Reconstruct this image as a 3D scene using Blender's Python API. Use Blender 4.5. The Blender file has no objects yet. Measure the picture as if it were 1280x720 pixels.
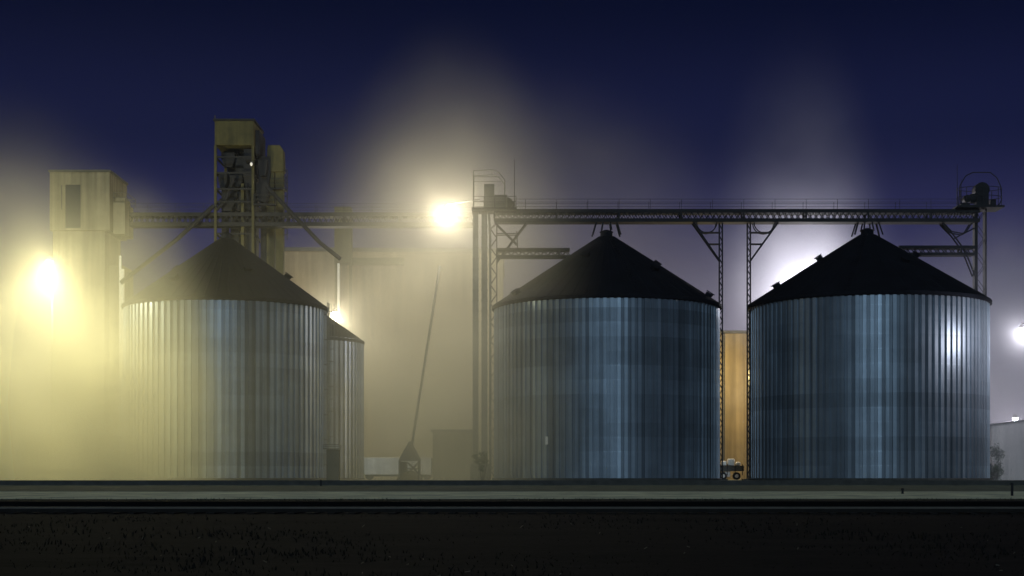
import bpy, bmesh, math, random
from mathutils import Vector, Matrix

random.seed(7)
R = math.radians
scene = bpy.context.scene
COL = scene.collection
F, CX, HY, CZ = 1900.0, 640.0, 597.0, 1.7      # lens in photo pixels, centre column, horizon row, eye height


def wx(px, Y):
    return (px - CX) / F * Y


def wz(py, Y):
    return CZ + (HY - py) / F * Y


# ------------------------------------------------------------------ helpers
def tag(o, label=None, cat=None, group=None, kind=None):
    if label: o['label'] = label
    if cat: o['category'] = cat
    if group: o['group'] = group
    if kind: o['kind'] = kind
    return o


def thing(name, label, cat, loc=(0, 0, 0), group=None, rz=0.0):
    o = bpy.data.objects.new(name, None)
    o.empty_display_size = 0.5
    o.location = loc
    o.rotation_euler = (0, 0, rz)
    COL.objects.link(o)
    return tag(o, label, cat, group)


def copy_tree(o, parent=None):
    c = o.copy()
    COL.objects.link(c)
    if parent is not None:
        c.parent = parent
    for ch in [k for k in KIDS.get(o.name, [])]:
        k = copy_tree(ch, c)
        KIDS.setdefault(c.name, []).append(k)
    return c


KIDS = {}


def build(name, bm, mat, parent=None, smooth=False, bevel=0.0):
    me = bpy.data.meshes.new(name)
    bmesh.ops.recalc_face_normals(bm, faces=bm.faces[:])
    bm.to_mesh(me)
    bm.free()
    if smooth:
        for p in me.polygons: p.use_smooth = True
    me.materials.append(mat)
    o = bpy.data.objects.new(name, me)
    COL.objects.link(o)
    if parent is not None:
        o.parent = parent
        KIDS.setdefault(parent.name, []).append(o)
    if bevel:
        m = o.modifiers.new('bevel', 'BEVEL'); m.width = bevel; m.segments = 2; m.limit_method = 'ANGLE'
    return o


def box(bm, x0, x1, y0, y1, z0, z1):
    v = [bm.verts.new(p) for p in ((x0, y0, z0), (x1, y0, z0), (x1, y1, z0), (x0, y1, z0),
                                   (x0, y0, z1), (x1, y0, z1), (x1, y1, z1), (x0, y1, z1))]
    for f in ((0, 3, 2, 1), (4, 5, 6, 7), (0, 1, 5, 4), (1, 2, 6, 5), (2, 3, 7, 6), (3, 0, 4, 7)):
        bm.faces.new([v[i] for i in f])
    return bm


def frame_of(d):
    d = d.normalized()
    up = Vector((0, 0, 1)) if abs(d.z) < 0.95 else Vector((0, 1, 0))
    a = d.cross(up).normalized()
    return a, a.cross(d).normalized()


def tube(bm, p, q, r, r2=None, n=6, cap=True):
    p, q = Vector(p), Vector(q)
    r2 = r if r2 is None else r2
    a, b = frame_of(q - p)
    rings = []
    for c, rr in ((p, r), (q, r2)):
        rings.append([bm.verts.new(c + a * rr * math.cos(2 * math.pi * i / n + math.pi / n) + b * rr * math.sin(2 * math.pi * i / n + math.pi / n)) for i in range(n)])
    for i in range(n):
        j = (i + 1) % n
        bm.faces.new((rings[0][i], rings[0][j], rings[1][j], rings[1][i]))
    if cap:
        bm.faces.new(rings[0][::-1]); bm.faces.new(rings[1])
    return bm


def bar(bm, p, q, w):
    return tube(bm, p, q, w * 0.7071, n=4)


def path(bm, pts, r, n=6):
    for a, b in zip(pts, pts[1:]):
        tube(bm, a, b, r, n=n)
    return bm


def lathe(bm, prof, n=24, cx=0, cy=0):
    rings = []
    for r, z in prof:
        rings.append([bm.verts.new((cx + r * math.cos(2 * math.pi * i / n), cy + r * math.sin(2 * math.pi * i / n), z)) for i in range(n)])
    for ra, rb in zip(rings, rings[1:]):
        for i in range(n):
            j = (i + 1) % n
            bm.faces.new((ra[i], ra[j], rb[j], rb[i]))
    bm.faces.new(rings[0][::-1]); bm.faces.new(rings[-1])
    return bm


def BM():
    return bmesh.new()


# ------------------------------------------------------------------ materials
def material(name, col, rough=0.7, metal=0.0, noise=0.25, scale=1.5, bump=0.0, streak=0.0, tone=False, col2=None, spec=0.25):
    m = bpy.data.materials.new(name)
    m.use_nodes = True
    nt = m.node_tree; N = nt.nodes; L = nt.links
    b = N['Principled BSDF']
    b.inputs['Roughness'].default_value = rough
    b.inputs['Specular IOR Level'].default_value = spec
    b.inputs['Metallic'].default_value = metal
    tc = N.new('ShaderNodeTexCoord')
    n1 = N.new('ShaderNodeTexNoise'); n1.inputs['Scale'].default_value = scale; n1.inputs['Detail'].default_value = 6
    n1.inputs['Roughness'].default_value = 0.65
    L.new(tc.outputs['Object'], n1.inputs['Vector'])
    mx = N.new('ShaderNodeMix'); mx.data_type = 'RGBA'
    c = Vector(col)
    lo = c * (1 - noise); hi = Vector(col2) if col2 else c * (1 + noise)
    mx.inputs['A'].default_value = (*lo, 1); mx.inputs['B'].default_value = (*hi, 1)
    rp = N.new('ShaderNodeMapRange'); rp.inputs['From Min'].default_value = 0.32; rp.inputs['From Max'].default_value = 0.68
    L.new(n1.outputs['Fac'], rp.inputs['Value']); L.new(rp.outputs['Result'], mx.inputs['Factor'])
    out = mx.outputs['Result']
    if streak:
        mp = N.new('ShaderNodeMapping'); mp.inputs['Scale'].default_value = (1.6, 1.6, 0.06)
        L.new(tc.outputs['Object'], mp.inputs['Vector'])
        n2 = N.new('ShaderNodeTexNoise'); n2.inputs['Scale'].default_value = 1.0; n2.inputs['Detail'].default_value = 5
        L.new(mp.outputs['Vector'], n2.inputs['Vector'])
        r2 = N.new('ShaderNodeMapRange'); r2.inputs['From Min'].default_value = 0.35; r2.inputs['From Max'].default_value = 0.65
        r2.inputs['To Min'].default_value = 1 - streak; r2.inputs['To Max'].default_value = 1 + streak * 0.4
        L.new(n2.outputs['Fac'], r2.inputs['Value'])
        m2 = N.new('ShaderNodeMix'); m2.data_type = 'RGBA'; m2.blend_type = 'MULTIPLY'; m2.inputs['Factor'].default_value = 1
        L.new(out, m2.inputs['A']); L.new(r2.outputs['Result'], m2.inputs['B'])
        out = m2.outputs['Result']
    if tone:
        at = N.new('ShaderNodeAttribute'); at.attribute_name = 'sheet_tone_shade'
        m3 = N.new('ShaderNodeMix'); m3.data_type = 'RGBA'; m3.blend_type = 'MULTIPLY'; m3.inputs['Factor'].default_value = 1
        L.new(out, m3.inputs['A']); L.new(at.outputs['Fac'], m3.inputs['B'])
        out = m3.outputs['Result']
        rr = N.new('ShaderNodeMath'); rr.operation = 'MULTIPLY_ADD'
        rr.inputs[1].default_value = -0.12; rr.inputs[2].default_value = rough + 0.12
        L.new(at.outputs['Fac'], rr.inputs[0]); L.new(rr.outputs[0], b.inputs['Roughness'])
    L.new(out, b.inputs['Base Color'])
    if bump:
        bp = N.new('ShaderNodeBump'); bp.inputs['Strength'].default_value = bump; bp.inputs['Distance'].default_value = 0.05
        nb = N.new('ShaderNodeTexNoise'); nb.inputs['Scale'].default_value = scale * 9; nb.inputs['Detail'].default_value = 5
        L.new(tc.outputs['Object'], nb.inputs['Vector'])
        L.new(nb.outputs['Fac'], bp.inputs['Height']); L.new(bp.outputs['Normal'], b.inputs['Normal'])
    return m


def emitter(name, col, strength):
    m = bpy.data.materials.new(name); m.use_nodes = True
    b = m.node_tree.nodes['Principled BSDF']
    b.inputs['Base Color'].default_value = (0.6, 0.6, 0.6, 1)
    b.inputs['Emission Color'].default_value = (*col, 1)
    b.inputs['Emission Strength'].default_value = strength
    return m


M = {
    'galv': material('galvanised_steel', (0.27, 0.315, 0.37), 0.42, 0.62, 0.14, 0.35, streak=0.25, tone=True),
    'roof': material('weathered_roof_steel', (0.007, 0.008, 0.012), 0.9, 0.0, 0.3, 0.5, spec=0.05),
    'steel': material('dark_steel', (0.016, 0.016, 0.018), 0.75, 0.0, 0.3, 1.2),
    'olive': material('olive_painted_steel', (0.065, 0.058, 0.020), 0.65, 0.0, 0.25, 0.8, streak=0.3),
    'casing': material('pale_galvanised_casing', (0.17, 0.165, 0.14), 0.5, 0.2, 0.2, 0.8, streak=0.3),
    'concrete': material('weathered_concrete', (0.19, 0.17, 0.12), 0.9, 0.0, 0.2, 0.35, 0.2, streak=0.35),
    'tan': material('tan_panel_wall', (0.25, 0.20, 0.13), 0.8, 0.0, 0.15, 0.4, streak=0.3),
    'pale': material('pale_metal_cladding', (0.66, 0.60, 0.57), 0.6, 0.1, 0.12, 0.5, streak=0.25),
    'dark': material('dark_opening', (0.02, 0.02, 0.022), 0.5),
    'white': material('dusty_white_paint', (0.85, 0.84, 0.80), 0.5, 0.0, 0.12, 1.3, streak=0.25),
    'rubber': material('black_rubber', (0.02, 0.02, 0.02), 0.8),
    'grey': material('grey_painted_steel', (0.07, 0.07, 0.065), 0.7, 0.0, 0.25, 1.0),
    'grain': material('spilled_grain', (0.12, 0.10, 0.06), 0.95, 0.0, 0.3, 4.0, 0.4),
    'rail': material('worn_rail_steel', (0.085, 0.072, 0.058), 0.6, 0.1, 0.2, 2.0),
    'wood': material('creosoted_sleeper', (0.012, 0.010, 0.008), 0.9, 0.0, 0.3, 3.0),
    'leaf': material('shrub_leaf', (0.045, 0.065, 0.03), 0.7, 0.0, 0.4, 3.0),
    'bark': material('shrub_bark', (0.07, 0.055, 0.04), 0.9),
    'stubble': material('dry_grass_blade', (0.004, 0.004, 0.003), 0.95, 0.0, 0.5, 5.0),
    'straw': material('straw_glint', (0.22, 0.21, 0.17), 0.6, 0.0, 0.4, 5.0),
    'verge': material('verge_grass_blade', (0.03, 0.035, 0.016), 0.7, 0.0, 0.4, 5.0),
    'kerb': material('dark_kerb_concrete', (0.06, 0.057, 0.05), 0.85, 0.0, 0.3, 1.5, 0.2),
    'road': material('gravel_road', (0.80, 0.76, 0.50), 0.95, 0.0, 0.35, 0.6, 0.4),
}

# ------------------------------------------------------------------ ground: one sheet with the embankment in it
gm = bpy.data.materials.new('field_and_yard_soil'); gm.use_nodes = True
nt = gm.node_tree; N = nt.nodes; L = nt.links
b = N['Principled BSDF']; b.inputs['Roughness'].default_value = 0.95; b.inputs['Specular IOR Level'].default_value = 0.1
tc = N.new('ShaderNodeTexCoord'); sp = N.new('ShaderNodeSeparateXYZ'); L.new(tc.outputs['Object'], sp.inputs[0])
rm = N.new('ShaderNodeMapRange'); rm.inputs['From Min'].default_value = 55.5; rm.inputs['From Max'].default_value = 58
L.new(sp.outputs['Y'], rm.inputs['Value'])
nz = N.new('ShaderNodeTexNoise'); nz.inputs['Scale'].default_value = 0.9; nz.inputs['Detail'].default_value = 9; nz.inputs['Roughness'].default_value = 0.7
L.new(tc.outputs['Object'], nz.inputs['Vector'])
ca = N.new('ShaderNodeValToRGB'); ca.color_ramp.elements[0].color = (0.0035, 0.0035, 0.003, 1); ca.color_ramp.elements[1].color = (0.005, 0.005, 0.0043, 1)
ca.color_ramp.elements[0].position = 0.35; ca.color_ramp.elements[1].position = 0.8
cb = N.new('ShaderNodeValToRGB'); cb.color_ramp.elements[0].color = (0.13, 0.13, 0.085, 1); cb.color_ramp.elements[1].color = (0.30, 0.295, 0.20, 1)
cb.color_ramp.elements[0].position = 0.35; cb.color_ramp.elements[1].position = 0.7
L.new(nz.outputs['Fac'], ca.inputs['Fac']); L.new(nz.outputs['Fac'], cb.inputs['Fac'])
mx = N.new('ShaderNodeMix'); mx.data_type = 'RGBA'
L.new(rm.outputs['Result'], mx.inputs['Factor']); L.new(ca.outputs['Color'], mx.inputs['A']); L.new(cb.outputs['Color'], mx.inputs['B'])
L.new(mx.outputs['Result'], b.inputs['Base Color'])
bp = N.new('ShaderNodeBump'); bp.inputs['Strength'].default_value = 0.7; bp.inputs['Distance'].default_value = 0.12
L.new(nz.outputs['Fac'], bp.inputs['Height']); L.new(bp.outputs['Normal'], b.inputs['Normal'])

PROF = [(-18, 0.0), (20, 0.0), (28, 0.05), (36, 0.22), (44,0.42), (48.5, 0.52), (53.4, 0.50), (54.2, 0.84), (60, 0.92), (78, 1.10), (94.6, 1.20), (95.2, 1.45), (160, 1.45), (1480, 1.45)]


def ground_z(y):
    for (ya, za), (yb, zb) in zip(PROF, PROF[1:]):
        if ya <= y <= yb:
            return za + (zb - za) * (y - ya) / (yb - ya)
    return PROF[-1][1]


bm = BM()
ys = sorted(set([p[0] for p in PROF] + [i * 1.0 for i in range(-18, 96)]))
xs = [-690, -200, -80] + [-60 + i * 3 for i in range(41)] + [80, 200, 690]
grid = []
for y in ys:
    row = []
    for x in xs:
        j = (0.05 * math.sin(x * 0.37 + y * 0.21) + random.uniform(-0.03, 0.03)) if y < 46 else 0
        row.append(bm.verts.new((x, y, ground_z(y) + j)))
    grid.append(row)
for ra, rb in zip(grid, grid[1:]):
    for i in range(len(xs) - 1):
        bm.faces.new((ra[i], ra[i + 1], rb[i + 1], rb[i]))
tag(build('ground', bm, gm, smooth=True), kind='structure')

# gravel road along the foot of the yard
bm = BM()
rowsR = []
for y in (57, 60, 64, 67, 71):
    rowsR.append([bm.verts.new((x, y + 0.5 * math.sin(x * 0.11) + 0.25 * math.sin(x * 0.53), ground_z(y) + 0.02)) for x in range(-120, 121, 3)])
for ra, rb in zip(rowsR, rowsR[1:]):
    for i in range(len(ra) - 1):
        bm.faces.new((ra[i], ra[i + 1], rb[i + 1], rb[i]))
tag(build('road', bm, M['road']), kind='structure')
# dark kerb holding the yard
bm = BM(); box(bm, -140, 140, 94.7, 95.15, 1.05, 1.53)
tag(build('kerb', bm, M['kerb'], bevel=0.03), kind='structure')

# railway track on its ballast
rt = thing('railway_track', 'single railway track with a dull shining rail along the dark foreground field', 'railway track', (0, 50.4, 0.53))
for dy in (-0.72, 0.72):
    bm = BM(); box(bm, -110, 110, dy - 0.07, dy + 0.07, 0.036, 0.06); box(bm, -110, 110, dy - 0.02, dy + 0.02, 0.061, 0.15)
    rl = build('rail', bm, M['wood'], rt)
    bm = BM(); box(bm, -110, 110, dy - 0.036, dy + 0.036, 0.151, 0.19); build('rail_head', bm, M['rail'], rl)
bm = BM()
for i in range(-170, 171):
    box(bm, i * 0.65 - 0.12, i * 0.65 + 0.12, -1.25, 1.25, -0.12, 0.035 + random.uniform(-0.01, 0.0))
tag(build('sleepers', bm, M['wood'], rt), kind='stuff')


# ------------------------------------------------------------------ grain silos
def corrugated_ring(R0, n, depth, frac, extra=0.0):
    pts = []
    for i in range(n):
        a0 = 2 * math.pi * i / n; da = 2 * math.pi / n
        for t, r in ((0, R0), (1 - frac, R0), (1 - frac + 0.03, R0 + depth), (0.97, R0 + depth)):
            pts.append((a0 + da * t, r + extra))
    return pts


def silo(label, cx, cy, Rr, eave, apex, z0=1.45, nst=108, vents=(), rz=0.0, sheets=13, legs=True, ladder=None, plate=None, seed=1, fittings=None):
    rnd = random.Random(seed)
    t = thing('grain_silo', label, 'grain silo', (cx, cy, z0), 'round corrugated steel grain silos')
    H = eave - z0
    # wall : rings of sheets with vertical stiffeners
    bm = BM(); pts = corrugated_ring(Rr, nst, 0.13, 0.56)
    lay = bm.faces.layers.float.new('tone_tmp')
    tones = {}
    lv = []
    for k in range(sheets + 1):
        z = 0.0 + H * k / sheets
        for dz in ((-0.012, 0.012) if 0 < k < sheets else (0,)):
            off = 0.003 if dz < 0 else 0.0
            lv.append((k if dz >= 0 else k - 1, [bm.verts.new(((r + off) * math.cos(a + rz), (r + off) * math.sin(a + rz), z + dz)) for a, r in pts]))
    for (ka, ra), (kb, rb) in zip(lv, lv[1:]):
        for i in range(len(ra)):
            j = (i + 1) % len(ra)
            f = bm.faces.new((ra[i], ra[j], rb[j], rb[i]))
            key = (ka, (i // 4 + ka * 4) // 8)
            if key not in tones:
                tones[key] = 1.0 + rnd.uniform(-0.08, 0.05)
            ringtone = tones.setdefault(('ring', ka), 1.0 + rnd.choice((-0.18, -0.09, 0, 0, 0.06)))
            f[lay] = (0.74 if i % 4 == 0 else 1.06) * tones[key] * ringtone * tones.setdefault(('st', i // 2), 1.0 + rnd.uniform(-0.36, 0.2))  # recess shade painted in: panels darker, stiffeners lighter; other factors random sheet tone
    vals = [f[lay] for f in bm.faces]
    bm.faces.layers.float.remove(lay)
    me = bpy.data.meshes.new('wall')
    bmesh.ops.recalc_face_normals(bm, faces=bm.faces[:])
    bm.to_mesh(me); bm.free()
    at = me.attributes.new('sheet_tone_shade', 'FLOAT', 'FACE')
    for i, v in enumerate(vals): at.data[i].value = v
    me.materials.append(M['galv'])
    w = bpy.data.objects.new('wall', me); COL.objects.link(w); w.parent = t
    # roof : ribbed cone with an overhanging eave
    bm = BM(); nr = 56
    rise = apex - eave
    rings = []
    for f_, z in ((1.03, H - 0.36), (1.03, H - 0.10), (0.55, None), (0.075, None)):
        ring = []
        zc = z if z is not None else H - 0.10 + rise * (1.03 - f_) / 1.03
        for i in range(nr):
            for tt, h in ((0.0, 0.0), (0.74, 0.0), (0.80, 0.025), (0.94, 0.025)):
                a = 2 * math.pi * (i + tt) / nr
                ring.append(bm.verts.new((Rr * f_ * math.cos(a), Rr * f_ * math.sin(a), zc + h * min(1, f_ * 2))))
        rings.append(ring)
    for ra, rb in zip(rings, rings[1:]):
        for i in range(len(ra)):
            j = (i + 1) % len(ra)
            bm.faces.new((ra[i], ra[j], rb[j], rb[i]))
    bm.faces.new(rings[-1])
    roof = build('roof', bm, M['roof'], t)
    # collar with lid at the peak
    bm = BM(); pz = H + rise * 0.93
    lathe(bm, [(Rr * 0.055, pz - 0.1), (Rr * 0.055, pz + 0.30), (Rr * 0.062, pz + 0.31), (Rr * 0.062, pz + 0.36), (0.2, pz + 0.55)], 20)
    build('peak_cap', bm, M['roof'], roof)
    bm = BM(); lathe(bm, [(Rr * 1.012, H - 0.42), (Rr * 1.022, H - 0.40), (Rr * 1.022, H - 0.27), (Rr * 1.012, H - 0.25)], 96)
    build('eave_ring', bm, M['roof'], t)
    bm = BM(); lathe(bm, [(Rr * 1.03, -0.3), (Rr * 1.03, 0.18), (Rr * 1.022, 0.2)], 64)
    build('footing', bm, M['kerb'], t)
    for ang, fr in vents:
        a = R(ang); d = Vector((math.cos(a), math.sin(a), 0)); s = Vector((-math.sin(a), math.cos(a), 0))
        p = d * Rr * fr + Vector((0, 0, H - 0.1 + rise * (1.03 - fr) / 1.03))
        bm = BM()
        slope = Vector((d.x, d.y, -rise / Rr)).normalized()
        nrm = Vector((d.x * rise / Rr, d.y * rise / Rr, 1)).normalized()
        q = []
        for u, v, h in ((-.32, -.26, -.1), (.32, -.26, -.1), (.32, .26, -.1), (-.32, .26, -.1), (-.32, -.26, .3), (.32, -.26, .3), (.32, .32, .33), (-.32, .32, .33)):
            q.append(bm.verts.new(p + s * u + slope * v + nrm * h))
        for fc in ((0, 3, 2, 1), (4, 5, 6, 7), (0, 1, 5, 4), (1, 2, 6, 5), (2, 3, 7, 6), (3, 0, 4, 7)):
            bm.faces.new([q[i] for i in fc])
        q = [p + s * u + slope * v + nrm * 0.34 for u, v in ((-.38, -.32), (.38, -.32), (.38, .42), (-.38, .42))]
        q2 = [x + nrm * 0.07 for x in q]
        a1 = [bm.verts.new(x) for x in q]; a2 = [bm.verts.new(x) for x in q2]
        bm.faces.new(a1[::-1]); bm.faces.new(a2)
        for i in range(4): bm.faces.new((a1[i], a1[(i + 1) % 4], a2[(i + 1) % 4], a2[i]))
        build('roof_vent', bm, M['roof'], roof)
    if fittings:
        # ladder up the roof slope and door + fan at the base
        for ang in fittings.get('roof_ladder', ()):
            a = R(ang); d = Vector((math.cos(a), math.sin(a), 0)); s_ = Vector((-math.sin(a), math.cos(a), 0))
            p0 = d * Rr * 1.0 + Vector((0, 0, H + 0.12)); p1 = d * Rr * 0.1 + Vector((0, 0, H + rise * 0.90 + 0.12))
            bm = BM()
            for k in (-.22, .22): bar(bm, p0 + s_ * k, p1 + s_ * k, 0.06)
            for i in range(24):
                q = p0.lerp(p1, (i + .5) / 24); bar(bm, q - s_ * .22, q + s_ * .22, 0.04)
            build('roof_ladder', bm, M['roof'], roof)
        for ang, z_ in fittings.get('door', ()):
            a = R(ang); d = Vector((math.cos(a), math.sin(a), 0)); s_ = Vector((-math.sin(a), math.cos(a), 0))
            def slab(w0, w1, h0, h1, r0, r1, nm, mt, par):
                bm = BM(); vv = [bm.verts.new(d * r + s_ * u + Vector((0, 0, z_ + h))) for r in (r0, r1) for u, h in ((w0, h0), (w1, h0), (w1, h1), (w0, h1))]
                for f in ((0, 1, 2, 3), (7, 6, 5, 4), (0, 4, 5, 1), (1, 5, 6, 2), (2, 6, 7, 3), (3, 7, 4, 0)): bm.faces.new([vv[i] for i in f])
                return build(nm, bm, M[mt], par)
            dr = slab(-.6, .6, 0, 1.9, Rr + .05, Rr + .27, 'door', 'grey', t)
            slab(.35, .47, .8, 1.05, Rr + .272, Rr + .33, 'handle', 'steel', dr)
        for ang in fittings.get('fan', ()):
            a = R(ang); d = Vector((math.cos(a), math.sin(a), 0))
            bm = BM(); tube(bm, d * (Rr + .1) + Vector((0, 0, .75)), d * (Rr + 1.3) + Vector((0, 0, .75)), 0.42, 0.6, 14); tube(bm, d * (Rr + 1.3) + Vector((0, 0, .75)), d * (Rr + 2.1) + Vector((0, 0, .75)), 0.62, 0.62, 14)
            build('aeration_fan', bm, M['casing'], t)
    if ladder is not None:
        a = R(ladder); d = Vector((math.cos(a), math.sin(a), 0)); s = Vector((-math.sin(a), math.cos(a), 0))
        bm = BM()
        for k in (-0.25, 0.25):
            bar(bm, d * (Rr + 0.45) + s * k + Vector((0, 0, 0.6)), d * (Rr + 0.45) + s * k + Vector((0, 0, H + 0.3)), 0.07)
        z = 0.8
        while z < H:
            bar(bm, d * (Rr + 0.45) - s * 0.25 + Vector((0, 0, z)), d * (Rr + 0.45) + s * 0.25 + Vector((0, 0, z)), 0.04); z += 0.35
        z = 1.5
        while z < H:
            for k in (-.25, .25): bar(bm, d * (Rr + 0.1) + s * k + Vector((0, 0, z)), d * (Rr + 0.45) + s * k + Vector((0, 0, z)), 0.05)
            z += 2.4
        build('ladder', bm, M['casing'], t)
        bm = BM()
        z = 3.0
        while z < H + 0.2:
            pts2 = []
            for i in range(9):
                th = math.pi * i / 8
                pts2.append(d * (Rr + 0.45 + 0.6 * math.sin(th)) + s * 0.4 * math.cos(th) + Vector((0, 0, z)))
            path(bm, pts2, 0.03, 4); z += 1.2
        for i in (1, 4, 7):
            th = math.pi * i / 8; q = d * (Rr + 0.45 + 0.6 * math.sin(th)) + s * 0.4 * math.cos(th)
            bar(bm, q + Vector((0, 0, 3.0)), q + Vector((0, 0, H + 0.2)), 0.05)
        build('safety_cage', bm, M['casing'], t)
    if plate is not None:
        a, z, w2, h2 = R(plate[0]), plate[1], plate[2], plate[3]
        d = Vector((math.cos(a), math.sin(a), 0)); s = Vector((-math.sin(a), math.cos(a), 0))
        bm = BM(); p = d * (Rr + 0.19)
        q = [bm.verts.new(p + s * u * w2 + d * v + Vector((0, 0, z + h * h2))) for u, v, h in
             ((-1, 0, -1), (1, 0, -1), (1, .1, -1), (-1, .1, -1), (-1, 0, 1), (1, 0, 1), (1, .1, 1), (-1, .1, 1))]
        for fc in ((0, 3, 2, 1), (4, 5, 6, 7), (0, 1, 5, 4), (1, 2, 6, 5), (2, 3, 7, 6), (3, 0, 4, 7)):
            bm.faces.new([q[i] for i in fc])
        build('glint_plate', bm, M['white'], t)  # white plate put in to paint a small glint on the wall
    return t


SY = 147.0
V2 = ((-52, .62), (-20, .93), (-150, .93), (8, .45), (-118, .42), (150, .9), (60, .7))
V3 = ((-168, .82), (176, .40), (-20, .40), (-70, .55), (45, .8), (-5, .93))
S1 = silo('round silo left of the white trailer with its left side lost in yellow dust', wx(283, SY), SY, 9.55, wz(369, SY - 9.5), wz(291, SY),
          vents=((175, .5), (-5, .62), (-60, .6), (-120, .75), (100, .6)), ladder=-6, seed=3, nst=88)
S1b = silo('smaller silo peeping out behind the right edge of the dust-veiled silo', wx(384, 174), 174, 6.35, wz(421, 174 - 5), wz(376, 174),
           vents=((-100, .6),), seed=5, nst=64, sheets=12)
S2 = silo('round blue-lit silo with a tiny white plate as a glint on its dusty left flank', wx(758, SY), SY, 10.75, wz(366, SY - 10.8), wz(288, SY),
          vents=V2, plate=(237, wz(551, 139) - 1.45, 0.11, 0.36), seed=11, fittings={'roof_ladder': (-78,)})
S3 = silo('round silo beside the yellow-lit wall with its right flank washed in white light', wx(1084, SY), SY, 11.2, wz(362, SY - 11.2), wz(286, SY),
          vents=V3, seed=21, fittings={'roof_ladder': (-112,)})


# ------------------------------------------------------------------ conveyor galleries and catwalks
def gallery(name, label, cat, x0, x1, y, zb, zt, depth=1.6, step=0.58, rail=True, group=None, mat='steel', hangers=()):
    t = thing(name, label, cat, (x0, y, zb), group)
    Lx = x1 - x0; h = zt - zb
    c = h * 0.28
    bm = BM(); box(bm, 0, Lx, -depth / 2, depth / 2, 0, c)
    build('floor_beam', bm, M[mat], t, bevel=0.02)
    bm = BM(); box(bm, 0, Lx, -depth / 2 - 0.02, depth / 2 + 0.02, h - c, h)
    build('roof_beam', bm, M[mat], t, bevel=0.02)
    for yy in (-depth / 2 + 0.06, depth / 2 - 0.06):
        bm = BM()
        n = max(2, int(Lx / step))
        for i in range(n):
            xa = Lx * i / n; xb = Lx * (i + 1) / n; xm = (xa + xb) / 2
            bar(bm, (xa, yy, c - 0.02), (xm, yy, h - c + 0.02), 0.065)
            bar(bm, (xm, yy, h - c + 0.02), (xb, yy, c - 0.02), 0.065)
        k = 0.0
        while k <= Lx:
            bar(bm, (k, yy, c - 0.02), (k, yy, h - c + 0.02), 0.16); k += 6.0
        build('lattice', bm, M[mat], t)
    bm = BM()   # conveyor trough seen through the lattice, well inside
    box(bm, 0.1, Lx - 0.1, -0.2, 0.2, c + 0.004, c + 0.05)
    build('conveyor_trough', bm, M[mat], t)
    if rail:
        bm = BM()
        for yy in (-depth / 2, depth / 2):
            for zz in (0.5, 0.95): bar(bm, (0, yy, h + zz), (Lx, yy, h + zz), 0.028)
            k = 0.0
            while k <= Lx + .01:
                bar(bm, (k, yy, h), (k, yy, h + 0.97), 0.032); k += 3.0
        build('handrail', bm, M[mat], t)
    for hx, legs in hangers:
        for lx, ln in legs:
            for yy in (-0.5, 0.5):
                bm = BM(); bar(bm, (hx - x0 + lx, yy, 0.01), (hx - x0 + lx * 1.35, yy * 1.4, -ln), 0.12)
                build('support_leg', bm, M[mat], t)
    return t


ZB, ZT = wz(279, SY), wz(263, SY)
s2x, s3x = wx(758, SY), wx(1084, SY)
hang = [(-0.35, 0.75), (0.35, 0.75), (-1.0, 1.2), (1.0, 1.2)]
gallery('conveyor_gallery', 'long dark lattice conveyor gallery crossing above the two blue silos', 'conveyor gallery', wx(618, SY), wx(1222, SY), SY, ZB, ZT,
        group='lattice conveyor galleries', hangers=((s2x, hang), (s3x, hang)))
GY = 164.0
gallery('conveyor_gallery', 'hazy lattice conveyor gallery running from the concrete elevator house past the head tower', 'conveyor gallery',
        wx(152, GY), wx(592, GY), GY, wz(284, GY), wz(267, GY), group='lattice conveyor galleries', mat='steel')
CZb, CZt = wz(323, SY), wz(311, SY)
gallery('catwalk', 'short lattice catwalk from the pale bucket elevator to the dusty-flanked silo roof', 'catwalk', wx(621, SY), wx(712, SY), SY, CZb, CZt, 1.2, 0.7, False, 'roof catwalks')
gallery('catwalk', 'short lattice catwalk from the hooped bucket elevator to the far right silo roof', 'catwalk', wx(1122, SY), wx(1216, SY), SY, wz(320, SY), wz(308, SY), 1.2, 0.7, False, 'roof catwalks')


# ------------------------------------------------------------------ lattice support masts
def lattice(bm, x, y, z0, z1, w, step, cw=0.09, lw=0.05):
    for sx in (-1, 1):
        for sy in (-1, 1):
            bar(bm, (x + sx * w / 2, y + sy * w / 2, z0), (x + sx * w / 2, y + sy * w / 2, z1), cw)
    z = z0; k = 0
    while z < z1 - step * 0.5:
        zn = min(z1, z + step); s = 1 if k % 2 else -1
        for sy in (-1, 1):
            bar(bm, (x - s * w / 2, y + sy * w / 2, z), (x + s * w / 2, y + sy * w / 2, zn), lw)
            bar(bm, (x + sy * w / 2, y - s * w / 2, z), (x + sy * w / 2, y + s * w / 2, zn), lw)
        z = zn; k += 1


def arc(cx, cz, r, a0, a1, y, n=10):
    return [(cx + r * math.cos(R(a0 + (a1 - a0) * i / n)), y, cz + r * math.sin(R(a0 + (a1 - a0) * i / n))) for i in range(n + 1)]


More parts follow.
